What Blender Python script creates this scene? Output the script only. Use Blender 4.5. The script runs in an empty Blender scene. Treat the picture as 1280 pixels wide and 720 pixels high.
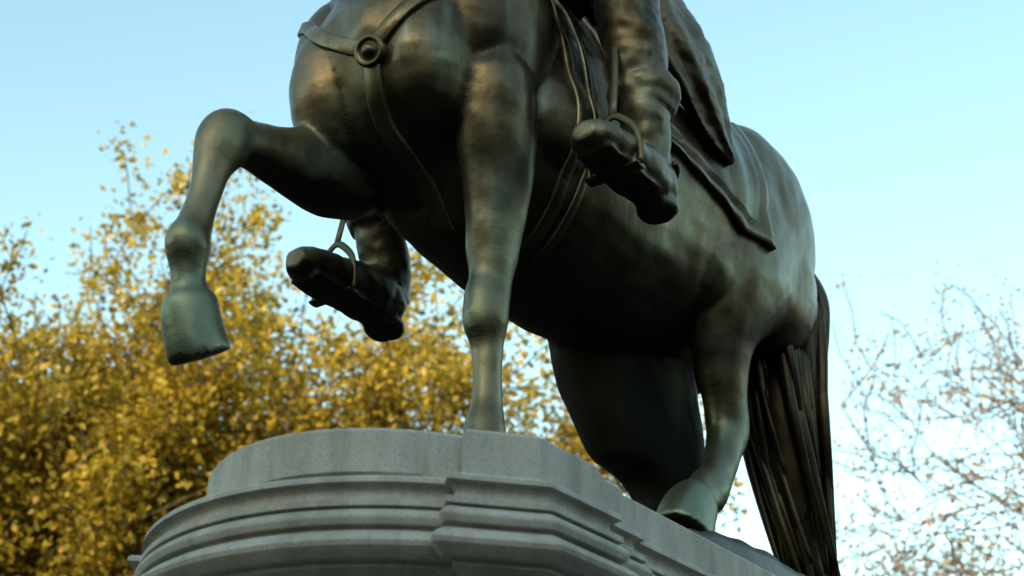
import bpy, bmesh, math, random
import numpy as np
from mathutils import Vector, noise, Matrix, Euler
from mathutils.bvhtree import BVHTree
scene=bpy.context.scene
COL=bpy.context.collection
V=Vector
# ------------------------------------------------------------------ helpers
def link(name,me,mat=None,parent=None,smooth=True):
    o=bpy.data.objects.new(name,me); COL.objects.link(o)
    if mat: me.materials.append(mat)
    if smooth:
        me.polygons.foreach_set('use_smooth',[True]*len(me.polygons))
    if parent: o.parent=parent
    return o
def empty(name):
    o=bpy.data.objects.new(name,None); COL.objects.link(o); return o
def catmull(pts,n):
    P=[np.array(p,float) for p in pts]; P=[2*P[0]-P[1]]+P+[2*P[-1]-P[-2]]
    out=[]
    for i in range(1,len(P)-2):
        a,b,c,d=P[i-1:i+3]
        for k in range(n):
            t=k/n
            out.append(.5*((2*b)+(-a+c)*t+(2*a-5*b+4*c-d)*t*t+(-a+3*b-3*c+d)*t**3))
    out.append(P[-2]); return out
def tube(bm,pts,ref=(0,1,0),seg=24,n=5,mod=None):
    """pts rows: x,y,z,r_side,r_front ; ref = side axis"""
    S=catmull(pts,n); rings=[]
    ref=V(ref)
    for i,s in enumerate(S):
        p=V(s[:3]); q0=V(S[max(i-1,0)][:3]); q1=V(S[min(i+1,len(S)-1)][:3])
        t=(q1-q0).normalized()
        side=(ref-t*ref.dot(t)).normalized(); fr=side.cross(t)
        rs=max(s[3],.004); rf=max(s[4],.004)
        ring=[]
        for k in range(seg):
            a=2*math.pi*k/seg
            m=mod(i/(len(S)-1),a,p) if mod else 1
            ring.append(bm.verts.new(p+side*math.cos(a)*rs*m+fr*math.sin(a)*rf*m))
        rings.append(ring)
    for a,b in zip(rings,rings[1:]):
        for k in range(seg):
            bm.faces.new((a[k],a[(k+1)%seg],b[(k+1)%seg],b[k]))
    for ring,flip,s in ((rings[0],True,S[0]),(rings[-1],False,S[-1])):
        c=bm.verts.new(V(s[:3]))
        for k in range(seg):
            f=(ring[k],ring[(k+1)%seg],c) if not flip else (ring[(k+1)%seg],ring[k],c)
            bm.faces.new(f)
def ell(bm,c,r,rot=(0,0,0)):
    M=Matrix.Translation(V(c))@Euler([math.radians(a) for a in rot]).to_matrix().to_4x4()@Matrix.Diagonal((*r,1))
    bmesh.ops.create_uvsphere(bm,u_segments=24,v_segments=16,radius=1,matrix=M)
def finish(bm,name,mat,parent,voxel=None,smooth=0,disp=None):
    bmesh.ops.recalc_face_normals(bm,faces=bm.faces)
    me=bpy.data.meshes.new(name); bm.to_mesh(me); bm.free()
    o=link(name,me)
    if voxel:
        m=o.modifiers.new('r','REMESH'); m.mode='VOXEL'; m.voxel_size=voxel
        if smooth:
            m=o.modifiers.new('s','SMOOTH'); m.factor=.5; m.iterations=smooth
        dg=bpy.context.evaluated_depsgraph_get()
        me2=bpy.data.meshes.new_from_object(o.evaluated_get(dg))
        o.modifiers.clear(); o.data=me2; me2.name=name
    me=o.data
    if disp:
        n=len(me.vertices); co=np.empty(n*3,np.float32); no=np.empty(n*3,np.float32)
        me.vertices.foreach_get('co',co); me.vertices.foreach_get('normal',no)
        co=co.reshape(-1,3); no=no.reshape(-1,3)
        d=np.array([disp(V(c),None) for c in co.tolist()],np.float32)
        me.vertices.foreach_set('co',(co+no*d[:,None]).ravel()); me.update()
    me.materials.clear(); me.materials.append(mat)
    me.polygons.foreach_set('use_smooth',[True]*len(me.polygons))
    if parent: o.parent=parent
    return o
# ------------------------------------------------------------------ materials
def newmat(name):
    m=bpy.data.materials.new(name); m.use_nodes=True; nt=m.node_tree
    b=nt.nodes['Principled BSDF']; return m,nt,b
def N(nt,t,**kw):
    n=nt.nodes.new(t)
    for k,v in kw.items():
        if k in n.inputs: n.inputs[k].default_value=v
        else: setattr(n,k,v)
    return n
def ramp(nt,fac,stops):
    r=nt.nodes.new('ShaderNodeValToRGB'); e=r.color_ramp.elements
    while len(e)<len(stops): e.new(.5)
    for x,(p,c) in zip(e,stops): x.position=p; x.color=(*c,1) if len(c)==3 else c
    nt.links.new(fac,r.inputs[0]); return r.outputs[0]
def mix(nt,f,a,b,mode='MIX'):
    m=nt.nodes.new('ShaderNodeMix'); m.data_type='RGBA'; m.blend_type=mode
    if isinstance(f,(int,float)): m.inputs[0].default_value=f
    else: nt.links.new(f,m.inputs[0])
    for s,i in ((a,6),(b,7)):
        if isinstance(s,tuple): m.inputs[i].default_value=(*s,1)
        else: nt.links.new(s,m.inputs[i])
    return m.outputs[2]
def maprange(nt,src,a,b,c=0.,d=1.):
    r=N(nt,'ShaderNodeMapRange'); nt.links.new(src,r.inputs[0])
    for i,v in zip((1,2,3,4),(a,b,c,d)): r.inputs[i].default_value=v
    return r.outputs[0]
def math_(nt,op,a,b):
    r=N(nt,'ShaderNodeMath',operation=op)
    for i,v in enumerate((a,b)):
        if isinstance(v,(int,float)): r.inputs[i].default_value=v
        else: nt.links.new(v,r.inputs[i])
    return r.outputs[0]
def bronze(name,dark=1.0,rough=.27,legs=True,streaks=.6):
    m,nt,b=newmat(name); L=nt.links
    tc=N(nt,'ShaderNodeTexCoord'); 
    n1=N(nt,'ShaderNodeTexNoise',Scale=1.1,Detail=8.0,Roughness=.55,Distortion=.5); L.new(tc.outputs['Object'],n1.inputs['Vector'])
    n0=N(nt,'ShaderNodeTexNoise',Scale=.9,Detail=5.0,Roughness=.5,Distortion=.8); mp0=N(nt,'ShaderNodeMapping'); mp0.inputs['Location'].default_value=(3.1,7.7,1.9); L.new(tc.outputs['Object'],mp0.inputs['Vector']); L.new(mp0.outputs[0],n0.inputs['Vector'])
    mp=N(nt,'ShaderNodeMapping'); mp.inputs['Scale'].default_value=(4,4,.9); L.new(tc.outputs['Object'],mp.inputs['Vector'])
    n2=N(nt,'ShaderNodeTexNoise',Scale=1.2,Detail=6.0,Roughness=.55,Distortion=.8); L.new(mp.outputs[0],n2.inputs['Vector'])
    n3=N(nt,'ShaderNodeTexNoise',Scale=30.0,Detail=8.0,Roughness=.7); L.new(tc.outputs['Object'],n3.inputs['Vector'])
    sx=N(nt,'ShaderNodeSeparateXYZ'); L.new(tc.outputs['Object'],sx.inputs[0])
    z=sx.outputs[2]
    hz=maprange(nt,z,5.2,4.5,-.05,.17)
    ad=math_(nt,'ADD',n1.outputs[0],hz if legs else 0.0)
    k=dark
    base=ramp(nt,ad,[(.36,(.060*k,.040*k,.021*k)),(.48,(.14*k,.100*k,.055*k)),(.6,(.15*k,.142*k,.09*k)),(.76,(.19*k,.235*k,.175*k))])
    warm_patch=ramp(nt,n0.outputs[0],[(.52,(0,0,0)),(.66,(.6,.6,.6))])  # brown patina patches, brightened to stand in for warm sun highlights
    c=mix(nt,warm_patch,base,(.25*k,.165*k,.09*k)) if legs else base
    streak=ramp(nt,n2.outputs[0],[(.52,(0,0,0)),(.72,(streaks,)*3)])
    c=mix(nt,streak,c,(.22*k,.25*k,.19*k))
    st2=ramp(nt,n2.outputs[0],[(.32,(.5,.47,.43)),(.48,(1,1,1))])
    c=mix(nt,.6,c,st2,'MULTIPLY')
    sp=ramp(nt,n3.outputs[0],[(.35,(.8,.8,.8)),(.65,(1.1,1.1,1.1))])
    c=mix(nt,.5,c,sp,'MULTIPLY')
    # painted shade: undersides and far hind leg blackened in colour, with duller gloss
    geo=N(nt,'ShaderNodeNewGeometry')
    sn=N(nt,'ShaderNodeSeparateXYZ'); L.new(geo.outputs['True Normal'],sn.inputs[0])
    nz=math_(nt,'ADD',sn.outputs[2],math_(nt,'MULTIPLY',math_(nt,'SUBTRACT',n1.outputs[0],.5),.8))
    under_shade=maprange(nt,nz,-.12,-.55)
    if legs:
        inner_shade=math_(nt,'MULTIPLY',math_(nt,'MULTIPLY',maprange(nt,sx.outputs[1],.34,.2),maprange(nt,sx.outputs[0],.5,.1)),maprange(nt,z,5.15,4.95))
        under_shade=math_(nt,'MAXIMUM',under_shade,inner_shade)
    c=mix(nt,math_(nt,'MULTIPLY',under_shade,.92),c,(.013,.010,.008))
    pt=ramp(nt,geo.outputs['Pointiness'],[(.44,(.35,.35,.35)),(.5,(1,1,1)),(.58,(1.6,1.6,1.5))])  # painted occlusion: hollows darkened and edges lightened by pointiness
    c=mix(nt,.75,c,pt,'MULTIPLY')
    L.new(c,b.inputs['Base Color']); b.inputs['Metallic'].default_value=.8
    L.new(maprange(nt,under_shade,0,1,.5,.08),b.inputs['Specular IOR Level'])
    rr=maprange(nt,ad,.3,.75,rough-.05,rough+.2)
    rr=math_(nt,'ADD',rr,math_(nt,'MULTIPLY',under_shade,.25)); L.new(rr,b.inputs['Roughness'])
    bp=N(nt,'ShaderNodeBump',Strength=.16,Distance=.006); L.new(n3.outputs[0],bp.inputs['Height'])
    n4=N(nt,'ShaderNodeTexNoise',Scale=4.0,Detail=4.0); L.new(tc.outputs['Object'],n4.inputs['Vector'])
    bp2=N(nt,'ShaderNodeBump',Strength=.28,Distance=.04); L.new(n4.outputs[0],bp2.inputs['Height']); L.new(bp.outputs[0],bp2.inputs['Normal'])
    L.new(bp2.outputs[0],b.inputs['Normal'])
    return m
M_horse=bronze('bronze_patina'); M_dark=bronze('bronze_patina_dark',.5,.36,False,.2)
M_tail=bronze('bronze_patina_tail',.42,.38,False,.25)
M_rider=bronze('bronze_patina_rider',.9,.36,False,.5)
m,nt,b=newmat('granite'); L=nt.links; M_gran=m
tc=N(nt,'ShaderNodeTexCoord')
g1=N(nt,'ShaderNodeTexNoise',Scale=200.0,Detail=3.0,Roughness=.7); g2=N(nt,'ShaderNodeTexNoise',Scale=2.2,Detail=7.0,Roughness=.6)
mp=N(nt,'ShaderNodeMapping'); mp.inputs['Scale'].default_value=(6,6,.8); g3=N(nt,'ShaderNodeTexNoise',Scale=1.5,Detail=7.0,Roughness=.65)
for g in (g1,g2): L.new(tc.outputs['Object'],g.inputs['Vector'])
L.new(tc.outputs['Object'],mp.inputs['Vector']); L.new(mp.outputs[0],g3.inputs['Vector'])
c=ramp(nt,g1.outputs[0],[(.34,(.25,.235,.215)),(.46,(.38,.36,.33)),(.6,(.45,.425,.39)),(.72,(.54,.515,.475))])
c=mix(nt,.75,c,ramp(nt,g2.outputs[0],[(.35,(.75,.75,.73)),(.65,(1.1,1.1,1.1))]),'MULTIPLY')
c=mix(nt,.7,c,ramp(nt,g3.outputs[0],[(.35,(.6,.6,.57)),(.58,(1.05,1.05,1.05))]),'MULTIPLY')
L.new(c,b.inputs['Base Color']); b.inputs['Roughness'].default_value=.7
bp=N(nt,'ShaderNodeBump',Strength=.2,Distance=.003); L.new(g1.outputs[0],bp.inputs['Height']); L.new(bp.outputs[0],b.inputs['Normal'])
def leafmat(name,cols,trans=.4):
    m,nt,b=newmat(name); L=nt.links
    g=N(nt,'ShaderNodeNewGeometry'); 
    c=ramp(nt,g.outputs['Random Per Island'],cols)
    L.new(c,b.inputs['Base Color']); b.inputs['Roughness'].default_value=.6
    t=N(nt,'ShaderNodeBsdfTranslucent'); L.new(c,t.inputs[0]); mx=N(nt,'ShaderNodeMixShader'); mx.inputs[0].default_value=trans
    out=nt.nodes['Material Output']; L.new(b.outputs[0],mx.inputs[1]); L.new(t.outputs[0],mx.inputs[2]); L.new(mx.outputs[0],out.inputs[0])
    return m
M_leaf=leafmat('autumn_leaves',[(0,(.16,.14,.014)),(.3,(.35,.25,.02)),(.7,(.52,.35,.026)),(1,(.62,.43,.045))])
M_leafR=leafmat('sparse_autumn_leaves',[(0,(.20,.12,.08)),(.5,(.34,.22,.14)),(1,(.42,.32,.13))],.3)
def barkm(name,a,bb):
    m,nt,b=newmat(name); L=nt.links
    n=N(nt,'ShaderNodeTexNoise',Scale=9.0,Detail=6.0); c=ramp(nt,n.outputs[0],[(.35,a),(.65,bb)]); L.new(c,b.inputs['Base Color']); b.inputs['Roughness'].default_value=.9
    return m
M_bark=barkm('bark',(.04,.03,.02),(.11,.085,.055)); M_barkR=barkm('pale_bark',(.10,.07,.055),(.2,.15,.12))
# ------------------------------------------------------------------ statue
statue=empty('equestrian_statue')
bm=bmesh.new()
yc=lambda x:-.05+(1.3-x)*.11
ST=[(1.44,5.48,.1,.14),(1.36,5.48,.3,.3),(1.2,5.48,.52,.42),(.9,5.52,.73,.48),(.5,5.48,.83,.53),(0,5.4,.83,.56),(-.5,5.4,.77,.56),(-.9,5.5,.72,.55),(-1.3,5.6,.70,.54),(-1.6,5.62,.63,.49),(-1.85,5.6,.46,.38),(-2.0,5.6,.2,.18)]
tube(bm,[(x,yc(x),z,hw,hh) for x,z,hh,hw in ST],seg=40)
ell(bm,(1.12,.21,5.38),(.28,.22,.38)); ell(bm,(1.2,-.25,5.33),(.26,.22,.38))
ell(bm,(1.02,-.36,5.55),(.34,.2,.45)); ell(bm,(.86,.38,5.64),(.36,.2,.5))
ell(bm,(.5,.44,5.3),(.3,.17,.3)); ell(bm,(.6,-.4,5.3),(.3,.17,.3))
# haunches
ell(bm,(-1.35,.5,5.62),(.53,.29,.62)); ell(bm,(-1.35,.02,5.6),(.52,.3,.62))
ell(bm,(-1.42,.53,5.25),(.36,.24,.42)); ell(bm,(-1.42,.0,5.2),(.36,.24,.42))
ell(bm,(-.72,.50,5.12),(.3,.19,.34),(0,25,0))
# neck and head
tube(bm,[(.75,0,5.7,.4,.62),(1.08,-.04,6.2,.33,.5),(1.35,-.08,6.7,.24,.36),(1.5,-.1,7.1,.2,.28),(1.68,-.1,7.3,.17,.22)])
tube(bm,[(1.5,-.1,7.35,.15,.16),(1.7,-.1,7.22,.17,.24),(1.95,-.11,6.95,.13,.18),(2.13,-.12,6.72,.1,.13),(2.2,-.12,6.62,.09,.1)])
for s in(-.1,.1): tube(bm,[(1.56,-.1+s,7.4,.05,.05),(1.54,-.1+s*1.2,7.52,.05,.05),(1.56,-.1+s*1.2,7.66,.01,.01)],seg=10)
for s in(-.14,.14): ell(bm,(1.82,-.11+s,7.17),(.05,.035,.04))
# left (standing) foreleg
tube(bm,[(1.0,.37,5.42,.1,.13),(.95,.39,5.33,.165,.19),(.9,.38,5.1,.165,.2),(.85,.35,4.85,.14,.175),(.83,.32,4.6,.11,.135),(.835,.31,4.4,.085,.1),(.86,.31,4.28,.094,.107),(.865,.31,4.17,.094,.11),(.85,.31,4.06,.066,.078),(.85,.31,3.85,.056,.07),(.86,.31,3.72,.078,.09),(.9,.32,3.62,.07,.08),(.94,.32,3.55,.1,.11),(.96,.32,3.4,.13,.15)])
tube(bm,[(.76,.33,4.95,.06,.06),(.74,.31,4.7,.045,.05),(.77,.31,4.45,.03,.03)],n=4)
# right raised foreleg
tube(bm,[(.98,-.3,5.45,.2,.25),(1.02,-.33,5.15,.19,.26),(1.15,-.34,5.0,.17,.21),(1.4,-.33,4.92,.13,.155),(1.62,-.31,4.86,.095,.115),(1.77,-.3,4.82,.095,.1)])
tube(bm,[(1.68,-.3,4.86,.08,.08),(1.78,-.3,4.83,.1,.12),(1.83,-.3,4.74,.095,.112),(1.855,-.3,4.63,.072,.08),(1.885,-.3,4.47,.056,.066),(1.91,-.3,4.34,.064,.076),(1.93,-.3,4.25,.082,.096),(1.915,-.3,4.16,.062,.07),(1.895,-.3,4.08,.064,.074),(1.885,-.3,4.05,.092,.104),(1.86,-.3,3.95,.1,.118),(1.8,-.3,3.84,.105,.13)])
# left hind
tube(bm,[(-1.3,.5,5.5,.28,.48),(-1.02,.54,5.15,.25,.38),(-.88,.52,4.85,.185,.25),(-.88,.49,4.62,.13,.165),(-.92,.47,4.42,.105,.13),(-.95,.46,4.3,.1,.14),(-.88,.46,4.15,.08,.092),(-.76,.47,3.98,.08,.088),(-.64,.48,3.87,.1,.108),(-.54,.48,3.80,.088,.095),(-.50,.48,3.77,.112,.12),(-.42,.48,3.67,.13,.145),(-.36,.48,3.57,.14,.16)])
# right hind
tube(bm,[(-1.2,-.0,5.4,.28,.48),(-.85,-.04,5.1,.28,.52),(-.8,-.04,4.8,.28,.56),(-.92,-.03,4.52,.25,.54),(-1.04,-.02,4.3,.2,.46),(-1.08,-.02,4.12,.15,.32),(-1.04,-.02,3.95,.1,.18),(-.93,-.02,3.8,.095,.115),(-.86,-.02,3.62,.11,.12),(-.8,-.02,3.48,.14,.16)])
def hdisp(co,no):
    return .012*noise.noise(co*3.0)+.006*noise.noise(co*8)
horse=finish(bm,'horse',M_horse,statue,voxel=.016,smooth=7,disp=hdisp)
me=horse.data
bvh=BVHTree.FromPolygons([v.co.copy() for v in me.vertices],[tuple(p.vertices) for p in me.polygons])
def ribbon(bm,pts,w,th=.022,lift=.0):
    S=catmull(pts,10); P=[];Nn=[]
    for s in S:
        q,n,i,d=bvh.find_nearest(V(s[:3])); P.append(q+n*lift); Nn.append(n)
    for _ in range(3):
        Nn=[ (Nn[max(i-1,0)]+Nn[i]*2+Nn[min(i+1,len(Nn)-1)]).normalized() for i in range(len(Nn))]
        P=[P[0]]+[ (P[i-1]+P[i]*2+P[i+1])/4 for i in range(1,len(P)-1)]+[P[-1]]
    rings=[]
    for i,p in enumerate(P):
        t=(P[min(i+1,len(P)-1)]-P[max(i-1,0)]).normalized(); n=Nn[i]; s=n.cross(t).normalized()
        rings.append([bm.verts.new(p+s*w*a+n*b) for a,b in((-1,-.02),(-1,th*.7),(-.8,th),(.8,th),(1,th*.7),(1,-.02))])
    for a,b in zip(rings,rings[1:]):
        for k in range(6): bm.faces.new((a[k],a[(k+1)%6],b[(k+1)%6],b[k]))
    bm.faces.new(rings[0]); bm.faces.new(rings[-1][::-1])
bm=bmesh.new()
md=V((1.5,.12,5.27)); q,n,_,_=bvh.find_nearest(md); md=q
ribbon(bm,[tuple(md),(1.42,-.14,5.45),(1.34,-.3,5.6),(1.15,-.45,5.8),(.7,-.5,6.05)],.035)
ribbon(bm,[tuple(md),(1.4,.24,5.45),(1.25,.38,5.66),(1.0,.45,5.9),(.7,.5,6.1)],.035)
ribbon(bm,[tuple(md),(1.45,.1,5.15),(1.38,.09,5.0),(1.15,.08,4.85),(.8,.05,4.72)],.04)
ribbon(bm,[(.62,.45,6.15),(.6,.6,5.8),(.57,.6,5.5),(.54,.5,5.1),(.5,.3,4.8),(.5,0,4.65)],.03,th=.012)
ribbon(bm,[(.47,.45,6.15),(.47,.6,5.8),(.45,.6,5.5),(.42,.5,5.1),(.42,.3,4.8),(.42,0,4.65)],.022,th=.012)
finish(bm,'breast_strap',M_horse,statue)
bm=bmesh.new()
rot=n.to_track_quat('Z','Y').to_matrix().to_4x4()
def lathe(bm,prof,M,seg=32):
    rings=[[bm.verts.new(M@V((r*math.cos(2*math.pi*k/seg),r*math.sin(2*math.pi*k/seg),z))) for k in range(seg)] for r,z in prof]
    for a,b in zip(rings,rings[1:]):
        for k in range(seg): bm.faces.new((a[k],a[(k+1)%seg],b[(k+1)%seg],b[k]))
    bm.faces.new(rings[-1]); bm.faces.new(rings[0][::-1])
lathe(bm,[(.072,-.02),(.072,.03),(.065,.042),(.053,.042),(.046,.032),(.03,.034),(.026,.05),(.01,.058)],Matrix.Translation(md)@rot)
finish(bm,'breast_medallion',M_horse,statue)
# tail
bm=bmesh.new(); rnd=random.Random(4)
cen=[(-1.7,.3,6.0),(-1.82,.33,5.8),(-1.82,.4,5.5),(-1.70,.45,5.1),(-1.62,.46,4.6),(-1.66,.47,4.1),(-1.78,.48,3.5)]
for k in range(130):
    a=rnd.uniform(0,2*math.pi); rr=rnd.random()**.4; ph=rnd.uniform(0,6.28); end=rnd.uniform(.76,1.02); fq=rnd.uniform(7,13); am=rnd.uniform(.025,.05)
    S=catmull(cen,5); S=S[:max(6,int(len(S)*end))]; pts=[]
    for i,s in enumerate(S):
        u=i/(len(S)-1); wv=.02+.25*min(1,u*2.0)*(1-.5*u*u)
        th=(.018+.038*math.sin(math.pi*min(u*.95+.08,1)))*(1-.3*u)
        pts.append((s[0]+math.cos(a+u*2.2)*rr*wv*1.15+am*math.sin(u*fq+ph), s[1]+math.sin(a+u*2.2)*rr*wv*.9+am*math.cos(u*fq*.8+ph), s[2], th,th*.8))
    tube(bm,pts,seg=8,n=2)
tube(bm,[(-1.68,.3,5.95,.1,.1),(-1.8,.33,5.8,.12,.12),(-1.82,.4,5.5,.16,.17),(-1.70,.45,5.1,.2,.21),(-1.62,.46,4.6,.19,.21),(-1.66,.47,4.1,.13,.15),(-1.75,.48,3.7,.06,.07)])
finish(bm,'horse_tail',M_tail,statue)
# saddle cloth
bm=bmesh.new()
def cloth(side):
    nx,nz=40,24; G=[]
    for i in range(nx+1):
        row=[]
        for j in range(nz+1):
            u=i/nx; w=j/nz
            x=.28-1.28*u; zb=5.46-.27*max(0,(u-.15)/.85)**1.3; zt=6.05
            xx=x+ .06*(1-w)*u
            z=zb+(zt-zb)*w
            hit,nn,_,_=bvh.ray_cast(V((xx,side*3,z)),V((0,-side,0)))
            if hit is None: hit=V((xx,yc(xx),z)); nn=V((0,side,0))
            e=min(u,1-u)*1.28; ed=min(e,(w)*(zt-zb))
            row.append((hit,nn,.034+(-.014 if .05<ed<.08 else 0)+(.004*math.sin(u*40+w*3))))
        G.append(row)
    top=[[bm.verts.new(h+n*t) for h,n,t in row] for row in G]; bot=[[bm.verts.new(h-n*.01) for h,n,t in row] for row in G]
    for i in range(nx):
        for j in range(nz):
            bm.faces.new((top[i][j],top[i+1][j],top[i+1][j+1],top[i][j+1])); bm.faces.new((bot[i][j],bot[i][j+1],bot[i+1][j+1],bot[i+1][j]))
    for i in range(nx): bm.faces.new((top[i][0],bot[i][0],bot[i+1][0],top[i+1][0]))
    for j in range(nz):
        bm.faces.new((top[nx][j],bot[nx][j],bot[nx][j+1],top[nx][j+1])); bm.faces.new((top[0][j],top[0][j+1],bot[0][j+1],bot[0][j]))
cloth(1); cloth(-1)
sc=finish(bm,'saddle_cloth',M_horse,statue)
# rider
bm=bmesh.new()
def fold(f,amp):
    def g(u,a,p): return 1+amp*(1.6*noise.noise(V((math.cos(a)*1.6,math.sin(a)*1.6,p.z*6+f)))+.6*math.sin(p.z*20+3*noise.noise(V((math.cos(a),math.sin(a),p.z*3)))*2+a*1.5))
    return g
tube(bm,[(-.25,.3,6.5,.24,.26),(.1,.5,6.42,.22,.24),(.42,.7,6.28,.18,.2),(.48,.76,6.12,.165,.18),(.44,.79,5.85,.15,.165),(.40,.81,5.55,.14,.15),(.36,.81,5.25,.115,.125),(.34,.81,5.02,.095,.105)],n=10,mod=fold(3,.04))
tube(bm,[(-.25,-.1,6.5,.24,.26),(.1,-.4,6.4,.22,.24),(.42,-.65,6.15,.17,.19),(.46,-.74,5.95,.16,.165),(.38,-.78,5.65,.145,.155),(.3,-.8,5.3,.13,.14),(.22,-.81,5.08,.12,.13),(.2,-.81,4.9,.11,.12)],n=10,mod=fold(8,.045))
def boot(dx,b0,z,s=1.0):
    def o(x,zz,a,c): return (.5+(x-.5)*s+dx,b0,4.92+(zz-4.92)*s+z,a*s,c*s)
    tube(bm,[o(.22,4.98,.05,.05),o(.27,4.96,.095,.12),o(.38,4.94,.105,.13),o(.52,4.93,.105,.1),o(.66,4.92,.11,.085),o(.78,4.915,.095,.07),o(.84,4.91,.05,.04)])
    tube(bm,[o(.21,4.84,.06,.04),o(.27,4.83,.085,.06),o(.36,4.84,.06,.04)],n=3)
    tube(bm,[o(.36,4.85,.08,.02),o(.6,4.845,.09,.02),o(.78,4.85,.08,.02)],n=3)
    tube(bm,[o(.34,5.42,.14,.15),o(.34,5.36,.155,.17),o(.34,5.26,.125,.14)],n=3)
boot(.02,.81,.01,1.06); boot(-.03,-.81,-.06,1.18)
tube(bm,[(-.2,.1,6.25,.38,.3),(-.22,.1,6.6,.36,.27),(-.18,.1,7.0,.3,.22),(-.14,.1,7.35,.36,.24),(-.12,.1,7.6,.34,.2),(-.1,.1,7.74,.14,.13),(-.07,.1,7.86,.1,.11)])
ell(bm,(-.03,.1,8.03),(.17,.135,.2))
tube(bm,[(.1,.1,8.02,.02,.02),(.16,.1,7.98,.03,.03)],seg=8,n=2)
lathe(bm,[(.3,0),(.3,.03),(.16,.05),(.15,.16),(.1,.2)],Matrix.Translation((-.05,.1,8.12)))
tube(bm,[(-.12,.42,7.55,.13,.13),(-.05,.58,7.2,.11,.11),(.1,.55,6.9,.1,.1),(.45,.3,6.85,.07,.07),(.6,.15,6.88,.06,.05)])
for k in range(4): tube(bm,[(.58,.12+.03*k,6.88,.018,.018),(.66,.11+.03*k,6.87,.016,.016),(.67,.11+.03*k,6.81,.014,.014),(.61,.11+.03*k,6.8,.012,.012)],seg=8,n=2)
tube(bm,[(-.12,-.2,7.55,.13,.13),(.1,-.45,7.4,.11,.11),(.4,-.5,7.25,.1,.1),(.85,-.45,7.35,.065,.065),(1.0,-.43,7.38,.055,.04)])
for k in range(4):
    tube(bm,[(1.0,-.48+.03*k,7.38,.016,.016),(1.08,-.485+.035*k,7.37,.015,.015),(1.15+.01*(k%3),-.49+.038*k,7.34,.012,.012)],seg=8,n=2)
tube(bm,[(.98,-.39,7.38,.018,.018),(1.03,-.34,7.39,.015,.015),(1.08,-.33,7.38,.012,.012)],seg=8,n=2)
for s in(1,-1):
    y0=.1
    tube(bm,[(-.15,y0+s*.3,6.75,.12,.34),(-.15,y0+s*.5,6.4,.11,.33),(-.2,y0+s*.62,6.1,.1,.3),(-.32,y0+s*.66,5.85,.085,.23),(-.44,y0+s*.66,5.68,.07,.14),(-.55,y0+s*.66,5.6,.05,.07),(-.62,y0+s*.66,5.58,.03,.04)],n=8,mod=lambda u,a,p:1+.16*math.sin(a*7+p.z*3)*min(1,u*2))
tube(bm,[(.6,.06,6.3,.12,.12),(.45,.07,6.28,.35,.14),(.1,.08,6.2,.42,.15),(-.3,.1,6.2,.42,.15),(-.6,.12,6.35,.3,.12)])
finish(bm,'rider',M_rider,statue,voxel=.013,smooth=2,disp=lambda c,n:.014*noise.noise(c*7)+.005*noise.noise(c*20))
bm=bmesh.new()
def ring(bm,cy,dx,dz):
    P=[(-.125,-.09),(-.125,0),(-.105,.09),(-.05,.16),(0,.19),(.05,.16),(.105,.09),(.125,0),(.125,-.09)]
    tube(bm,[(.62+dx,cy+a,4.92+b+dz,.009,.018) for a,b in P],ref=(1,0,0),seg=8,n=4)
    tube(bm,[(.62+dx,cy-.13,4.82+dz,.035,.012),(.62+dx,cy+.13,4.82+dz,.035,.012)],ref=(1,0,0),seg=10,n=2)
    tube(bm,[(.62+dx,cy,5.11+dz,.022,.008),(.52+dx*.8,cy*.95,5.6,.022,.008),(.4,cy*.78,6.1,.022,.008)],seg=8)
    tube(bm,[(.27+dx,cy+.1,5.02+dz,.012,.016),(.2+dx,cy+.07,5.02+dz,.012,.016),(.15+dx,cy,5.01+dz,.014,.02),(.2+dx,cy-.07,5.02+dz,.012,.016),(.27+dx,cy-.1,5.02+dz,.012,.016)],ref=(0,0,1),seg=8)
ring(bm,.81,.02,.01); ring(bm,-.81,-.03,-.06)
finish(bm,'stirrups',M_dark,statue)
# bronze ground plate
bm=bmesh.new()
nx,ny=90,44; G=[]
for i in range(nx+1):
    row=[]
    for j in range(ny+1):
        u=-1+2*i/nx; w=-1+2*j/ny
        x=-.6+1.85*u; y=.2+.62*w*math.sqrt(max(0.05,1-abs(u)**4*.7))
        e=max(abs(u),abs(w)); edge=max(0,min(1,(1-e)/.12))
        h=3.345+edge*(.06+.13*max(0,min(1,(.3-x)/.7))+.03*noise.noise(V((x*2.5,y*2.5,0)))+.015*noise.noise(V((x*8,y*8,3))))
        row.append(bm.verts.new((x,y,h)))
    G.append(row)
for i in range(nx):
    for j in range(ny): bm.faces.new((G[i][j],G[i+1][j],G[i+1][j+1],G[i][j+1]))
finish(bm,'statue_base',M_dark,statue)
# ------------------------------------------------------------------ pedestal
def plan(cy,sy):
    cx=1.0
    n=40
    near=[]
    for k in range(n+1):
        a=math.radians(50)*k/n
        near.append((cx+.97*math.cos(a),cy+sy*math.sin(a)))
    near+=[(1.665,.825),(1.47,.985),(1.13,.99),(1.115,.945),(.9,.945),(.885,.915)]
    nx=[(-x-0.7+0.0,y) for x,y in near][::-1]
    near_all=near+nx
    far=[(x,2*cy-y) for x,y in near_all][::-1]
    return near_all+far[1:-1]
PB=plan(.22,.735); PC=plan(.10,.89)
def offset(P,d):
    out=[];n=len(P)
    for i in range(n):
        a,b,c=V(P[i-1]),V(P[i]),V(P[(i+1)%n])
        t1=(b-a).normalized(); t2=(c-b).normalized()
        n1=V((t1.y,-t1.x)); n2=V((t2.y,-t2.x))
        m=(n1+n2)
        if m.length<1e-6: m=n1
        m.normalize(); k=1/max(.5,m.dot(n1))
        out.append(b+m*(-d)*k)
    return out
area=sum(PB[i-1][0]*PB[i][1]-PB[i][0]*PB[i-1][1] for i in range(len(PB)))
sg=-1 if area>0 else 1
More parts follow.
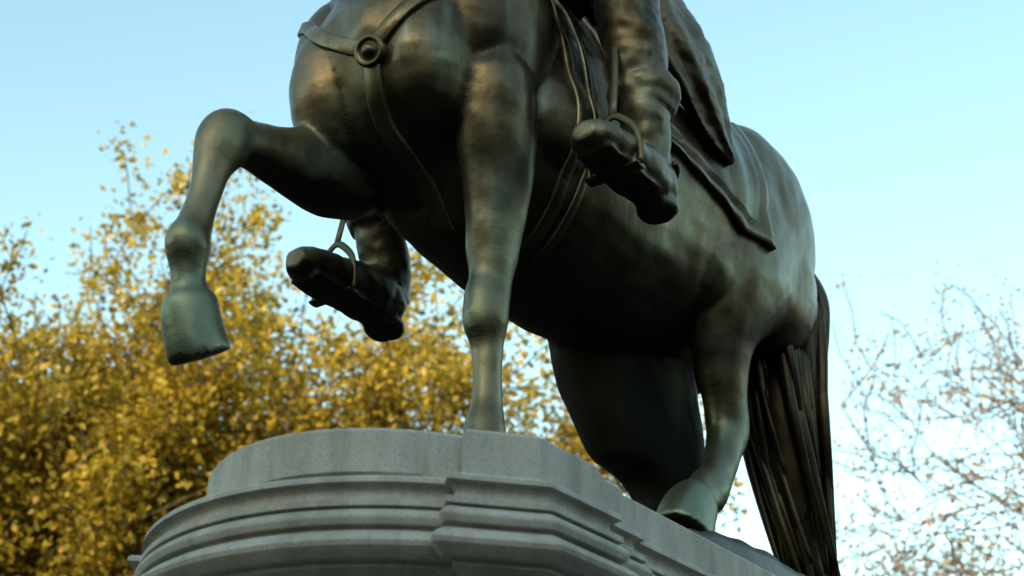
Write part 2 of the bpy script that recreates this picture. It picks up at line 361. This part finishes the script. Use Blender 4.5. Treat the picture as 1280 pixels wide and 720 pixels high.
def arc(z0,o0,z1,o1,bulge,n=6):
    r=[]
    for k in range(n+1):
        t=k/n; z=z0+(z1-z0)*t; o=o0+(o1-o0)*t+bulge*math.sin(math.pi*t)
        r.append((z,o))
    return r
profB=[(3.34,-.03),(3.337,-.012),(3.325,-.002),(3.185,.002)]
prof=[(3.175,.01),(3.168,.03),(3.163,.05),(3.155,.058),(3.14,.06),(3.137,.04)]
prof+=arc(3.135,.035,3.085,.045,-.015)+[(3.083,.062),(3.063,.062),(3.06,.04)]
prof+=arc(3.058,.045,3.0,.07,.02)+[(2.998,.045),(2.985,.045)]+arc(2.983,.06,2.895,.065,.045)+[(2.893,.03),(2.878,.03)]
prof+=arc(2.876,.025,2.79,-.05,-.03)+[(2.788,-.03),(2.765,-.03),(2.76,-.06)]+arc(2.758,-.05,2.68,-.06,.03)+[(2.675,-.1)]
prof+=[(1.0,-.1),(.99,-.05),(.8,.0),(.75,.08),(.4,.08),(.39,.25),(0,.25)]
bm=bmesh.new(); rings=[]
for P_,pr in ((PB,profB),(PC,prof)):
    for z,o in pr:
        rings.append([bm.verts.new((p.x,p.y,z)) for p in offset(P_,sg*o)])
n=len(PB)
for a,b_ in zip(rings,rings[1:]):
    for k in range(n): bm.faces.new((a[k],b_[k],b_[(k+1)%n],a[(k+1)%n]))
bm.faces.new(rings[0])
ped=finish(bm,'stone_pedestal',M_gran,None)
ped.data.set_sharp_from_angle(angle=math.radians(22))
# ------------------------------------------------------------------ ground
bm=bmesh.new(); bmesh.ops.create_grid(bm,x_segments=2,y_segments=2,size=1500)
m,nt,b=newmat('park_paving'); L=nt.links
tc=N(nt,'ShaderNodeTexCoord'); nn=N(nt,'ShaderNodeTexNoise',Scale=.6,Detail=8.0); L.new(tc.outputs['Object'],nn.inputs['Vector'])
L.new(ramp(nt,nn.outputs[0],[(.4,(.035,.035,.03)),(.6,(.06,.055,.045))]),b.inputs['Base Color']); b.inputs['Roughness'].default_value=.9
finish(bm,'ground',m,None)
# ------------------------------------------------------------------ trees
def make_tree(name,base,H,seed,nleaf,leafmat,bark,lsize=.085,clus=.34,levels=4,wexp=1.5,tw=.008,bl=.009):
    rnd=random.Random(seed); segs=[]; tips=[]
    def branch(p,d,L_,r,lv):
        n=4 if lv<3 else 3; q=p; 
        for i in range(n):
            jit=V((rnd.gauss(0,1),rnd.gauss(0,1),rnd.gauss(0,1)))*(.10+.05*lv)
            d=(d+jit+V((0,0,.06))).normalized(); q2=q+d*L_/n
            r2=r*(1-.16)
            segs.append((q,q2,r,r2)); 
            if lv>=levels-1: tips.append(q2)
            if lv<levels and (i>0 or lv>0):
                k=rnd.choice((1,2)) if lv>0 else 2
                for _ in range(k):
                    ax=V((rnd.gauss(0,1),rnd.gauss(0,1),rnd.gauss(0,.5))); ax=(ax-d*ax.dot(d)).normalized()
                    sp=rnd.uniform(.55,1.05)
                    dd=(d*math.cos(sp)+ax*math.sin(sp)).normalized()
                    branch(q2,dd,L_*rnd.uniform(.5,.72),r2*.6,lv+1)
            q=q2; r=r2
    trunkH=H*.3
    base=V((base[0],base[1],0))
    segs.append((base,base+V((0,0,trunkH)),H*.018,H*.014))
    top=base+V((0,0,trunkH))
    for k in range(6):
        a=2*math.pi*k/5+rnd.uniform(-.4,.4); t=rnd.uniform(.35,.9) if k else 0
        branch(top,V((math.cos(a)*t,math.sin(a)*t,1)).normalized(),H*rnd.uniform(.36,.5),H*bl,1)
    zs=sorted(t.z for t in tips)[int(len(tips)*.985)]
    sc=(H-trunkH)/(zs-trunkH)
    f=lambda p:V((base.x+(p.x-base.x)*sc**.4,base.y+(p.y-base.y)*sc**.4,p.z if p.z<trunkH else trunkH+(p.z-trunkH)*sc))
    verts=[];faces=[]
    for a,b_,r1,r2 in segs:
        a=f(a);b_=f(b_); d=(b_-a).normalized(); s=d.orthogonal().normalized(); t=d.cross(s)
        r1=max(r1,tw); r2=max(r2,tw*.8); i0=len(verts); K=5
        for c,r in((a,r1),(b_,r2)):
            for k in range(K): verts.append(c+(s*math.cos(6.2832*k/K)+t*math.sin(6.2832*k/K))*r)
        for k in range(K): faces.append((i0+k,i0+(k+1)%K,i0+K+(k+1)%K,i0+K+k))
    me=bpy.data.meshes.new(name+'_wood'); me.from_pydata(verts,[],faces)
    par=empty(name); link('limbs',me,bark,par)
    rs=np.random.RandomState(seed); T=np.array([f(t) for t in tips]); 
    w=rs.rand(len(T))**wexp; w/=w.sum()
    idx=rs.choice(len(T),nleaf,p=w); c=T[idx]+rs.normal(0,clus*.5,(nleaf,3))
    u=rs.normal(size=(nleaf,3)); u/=np.linalg.norm(u,axis=1)[:,None]
    t=rs.normal(size=(nleaf,3)); t-=u*(t*u).sum(1)[:,None]; t/=np.linalg.norm(t,axis=1)[:,None]
    s=lsize*rs.uniform(.6,1.25,(nleaf,1))
    vv=np.stack([c-u*s*.6,c+t*s*.36,c+u*s*.6,c-t*s*.36],1).reshape(-1,3)
    me=bpy.data.meshes.new(name+'_leaves'); me.vertices.add(nleaf*4); me.vertices.foreach_set('co',vv.ravel())
    me.loops.add(nleaf*4); me.loops.foreach_set('vertex_index',np.arange(nleaf*4,dtype=np.int32))
    me.polygons.add(nleaf); me.polygons.foreach_set('loop_start',np.arange(0,nleaf*4,4,dtype=np.int32)); me.polygons.foreach_set('loop_total',np.full(nleaf,4,dtype=np.int32))
    me.update(); link('foliage',me,leafmat,par,smooth=False)
A=dict(lsize=.12,clus=.45,wexp=3.0,tw=.012,bl=.011)
make_tree('autumn_tree',(-8.35,-15.74),13.2,3,110000,M_leaf,M_bark,**A)
make_tree('autumn_tree',(-11.7,-14.5),12.6,11,100000,M_leaf,M_bark,**A)
make_tree('autumn_tree',(-15.3,-12.95),12.0,7,80000,M_leaf,M_bark,**A)
make_tree('autumn_tree',(-18.5,-12.0),10.6,21,46000,M_leaf,M_bark,**A)
make_tree('autumn_tree',(-13.5,-20.5),14.2,31,80000,M_leaf,M_bark,**A)
make_tree('autumn_tree',(-20.5,-17.5),12.8,33,76000,M_leaf,M_bark,**A)
B=dict(lsize=.085,clus=.34,wexp=2.5,tw=.014,bl=.008)
make_tree('sparse_tree',(-20.9,1.6),12.6,5,34000,M_leafR,M_barkR,**B)
make_tree('sparse_tree',(-20.7,-5.0),9.4,9,20000,M_leafR,M_barkR,**B)
make_tree('sparse_tree',(-22.5,-1.6),10.2,15,26000,M_leafR,M_barkR,**B)
# ------------------------------------------------------------------ unseen buildings added to block sun and horizon light
m,nt,b=newmat('building_stone'); b.inputs['Base Color'].default_value=(.22,.18,.14,1); b.inputs['Roughness'].default_value=.85; M_b=m
m,nt,b=newmat('brick_wall'); L=nt.links
tc=N(nt,'ShaderNodeTexCoord'); nn=N(nt,'ShaderNodeTexNoise',Scale=.8,Detail=8.0); L.new(tc.outputs['Object'],nn.inputs['Vector'])
L.new(ramp(nt,nn.outputs[0],[(.4,(.11,.05,.035)),(.6,(.17,.08,.055))]),b.inputs['Base Color']); b.inputs['Roughness'].default_value=.9; M_br=m
m,nt,b=newmat('window_glass'); b.inputs['Base Color'].default_value=(.03,.04,.05,1); b.inputs['Roughness'].default_value=.1; M_g=m
def boxm(bm,x0,x1,y0,y1,z0,z1):
    vs=[bm.verts.new((x,y,z)) for x in(x0,x1) for y in(y0,y1) for z in(z0,z1)]
    for f in((0,1,3,2),(4,6,7,5),(0,4,5,1),(2,3,7,6),(0,2,6,4),(1,5,7,3)): bm.faces.new([vs[i] for i in f])
def building(name,center,ang,W_,D_,H_,mat):
    """facade on local x=0 plane facing -x, long axis y"""
    bld=empty(name); bm=bmesh.new(); bg=bmesh.new()
    boxm(bm,0,D_,-W_/2,W_/2,0,H_); boxm(bm,-.6,D_+.5,-W_/2-.5,W_/2+.5,H_+.003,H_+.8)
    for fl in range(int((H_-1)/4.3)):
        for k in range(int(W_/4)-1):
            y=-W_/2+2.5+k*4; z=1.2+fl*4.3
            boxm(bm,-.15,-.003,y-.15,y+1.95,z-.15,z-.003); boxm(bg,-.05,-.003,y,y+1.8,z,z+2.2)
    a=finish(bm,'walls',mat,bld); g=finish(bg,'windows',M_g,bld)
    for o in (a,g): o.data.polygons.foreach_set('use_smooth',[False]*len(o.data.polygons))
    bld.location=center; bld.rotation_euler=(0,0,ang)
building('sun_blocker_building',(42,10,0),0,60,18,18.8,M_b)  # added out of view, sized so its shadow covers the whole statue
building('brick_horizon_blocker',(5,48,0),math.pi/2,74,15,17,M_br)  # this and the next two: added ring hiding the bright low sky
building('brick_horizon_blocker',(-5,-58,0),-math.pi/2,90,15,15,M_br)
building('brick_horizon_blocker',(-64,-5,0),math.pi,90,15,14,M_br)
# ------------------------------------------------------------------ light
el=math.radians(14); sd=V((.98,.18,0)).normalized()
W=bpy.data.worlds.new('World'); scene.world=W; W.use_nodes=True; nt=W.node_tree; bg_=nt.nodes['Background']
sky=nt.nodes.new('ShaderNodeTexSky'); sky.sky_type='NISHITA'; sky.sun_disc=False; sky.sun_elevation=el; sky.sun_rotation=math.atan2(sd.x,sd.y); sky.air_density=1.0; sky.dust_density=.9; sky.ozone_density=1.0
c=mix(nt,1.0,sky.outputs[0],(3.35,3.6,2.8),'MULTIPLY')
nt.links.new(c,bg_.inputs[0]); bg_.inputs[1].default_value=.15
sl=bpy.data.lights.new('sun','SUN'); sl.energy=5.0; sl.angle=math.radians(.5); sl.color=(1,.82,.6)
so=bpy.data.objects.new('sun',sl); COL.objects.link(so)
sdir=V((sd.x*math.cos(el),sd.y*math.cos(el),math.sin(el))); so.rotation_euler=sdir.to_track_quat('Z','Y').to_euler(); so.location=(20,0,30)
# ------------------------------------------------------------------ camera
cam=bpy.data.cameras.new('camera'); cam.lens=50; cam.sensor_width=36; cam.clip_end=4000
co=bpy.data.objects.new('camera',cam); COL.objects.link(co); scene.camera=co
co.location=(5.0,3.4,1.6)
th=math.radians(28); vv=V((-.813,-.582,0)).normalized(); F=vv*math.cos(th)+V((0,0,1))*math.sin(th)
co.rotation_euler=F.to_track_quat('-Z','Y').to_euler()
cam.dof.use_dof=True; cam.dof.focus_distance=6.2; cam.dof.aperture_fstop=1.9
scene.view_settings.view_transform='Standard'; scene.view_settings.look='None'; scene.view_settings.exposure=0
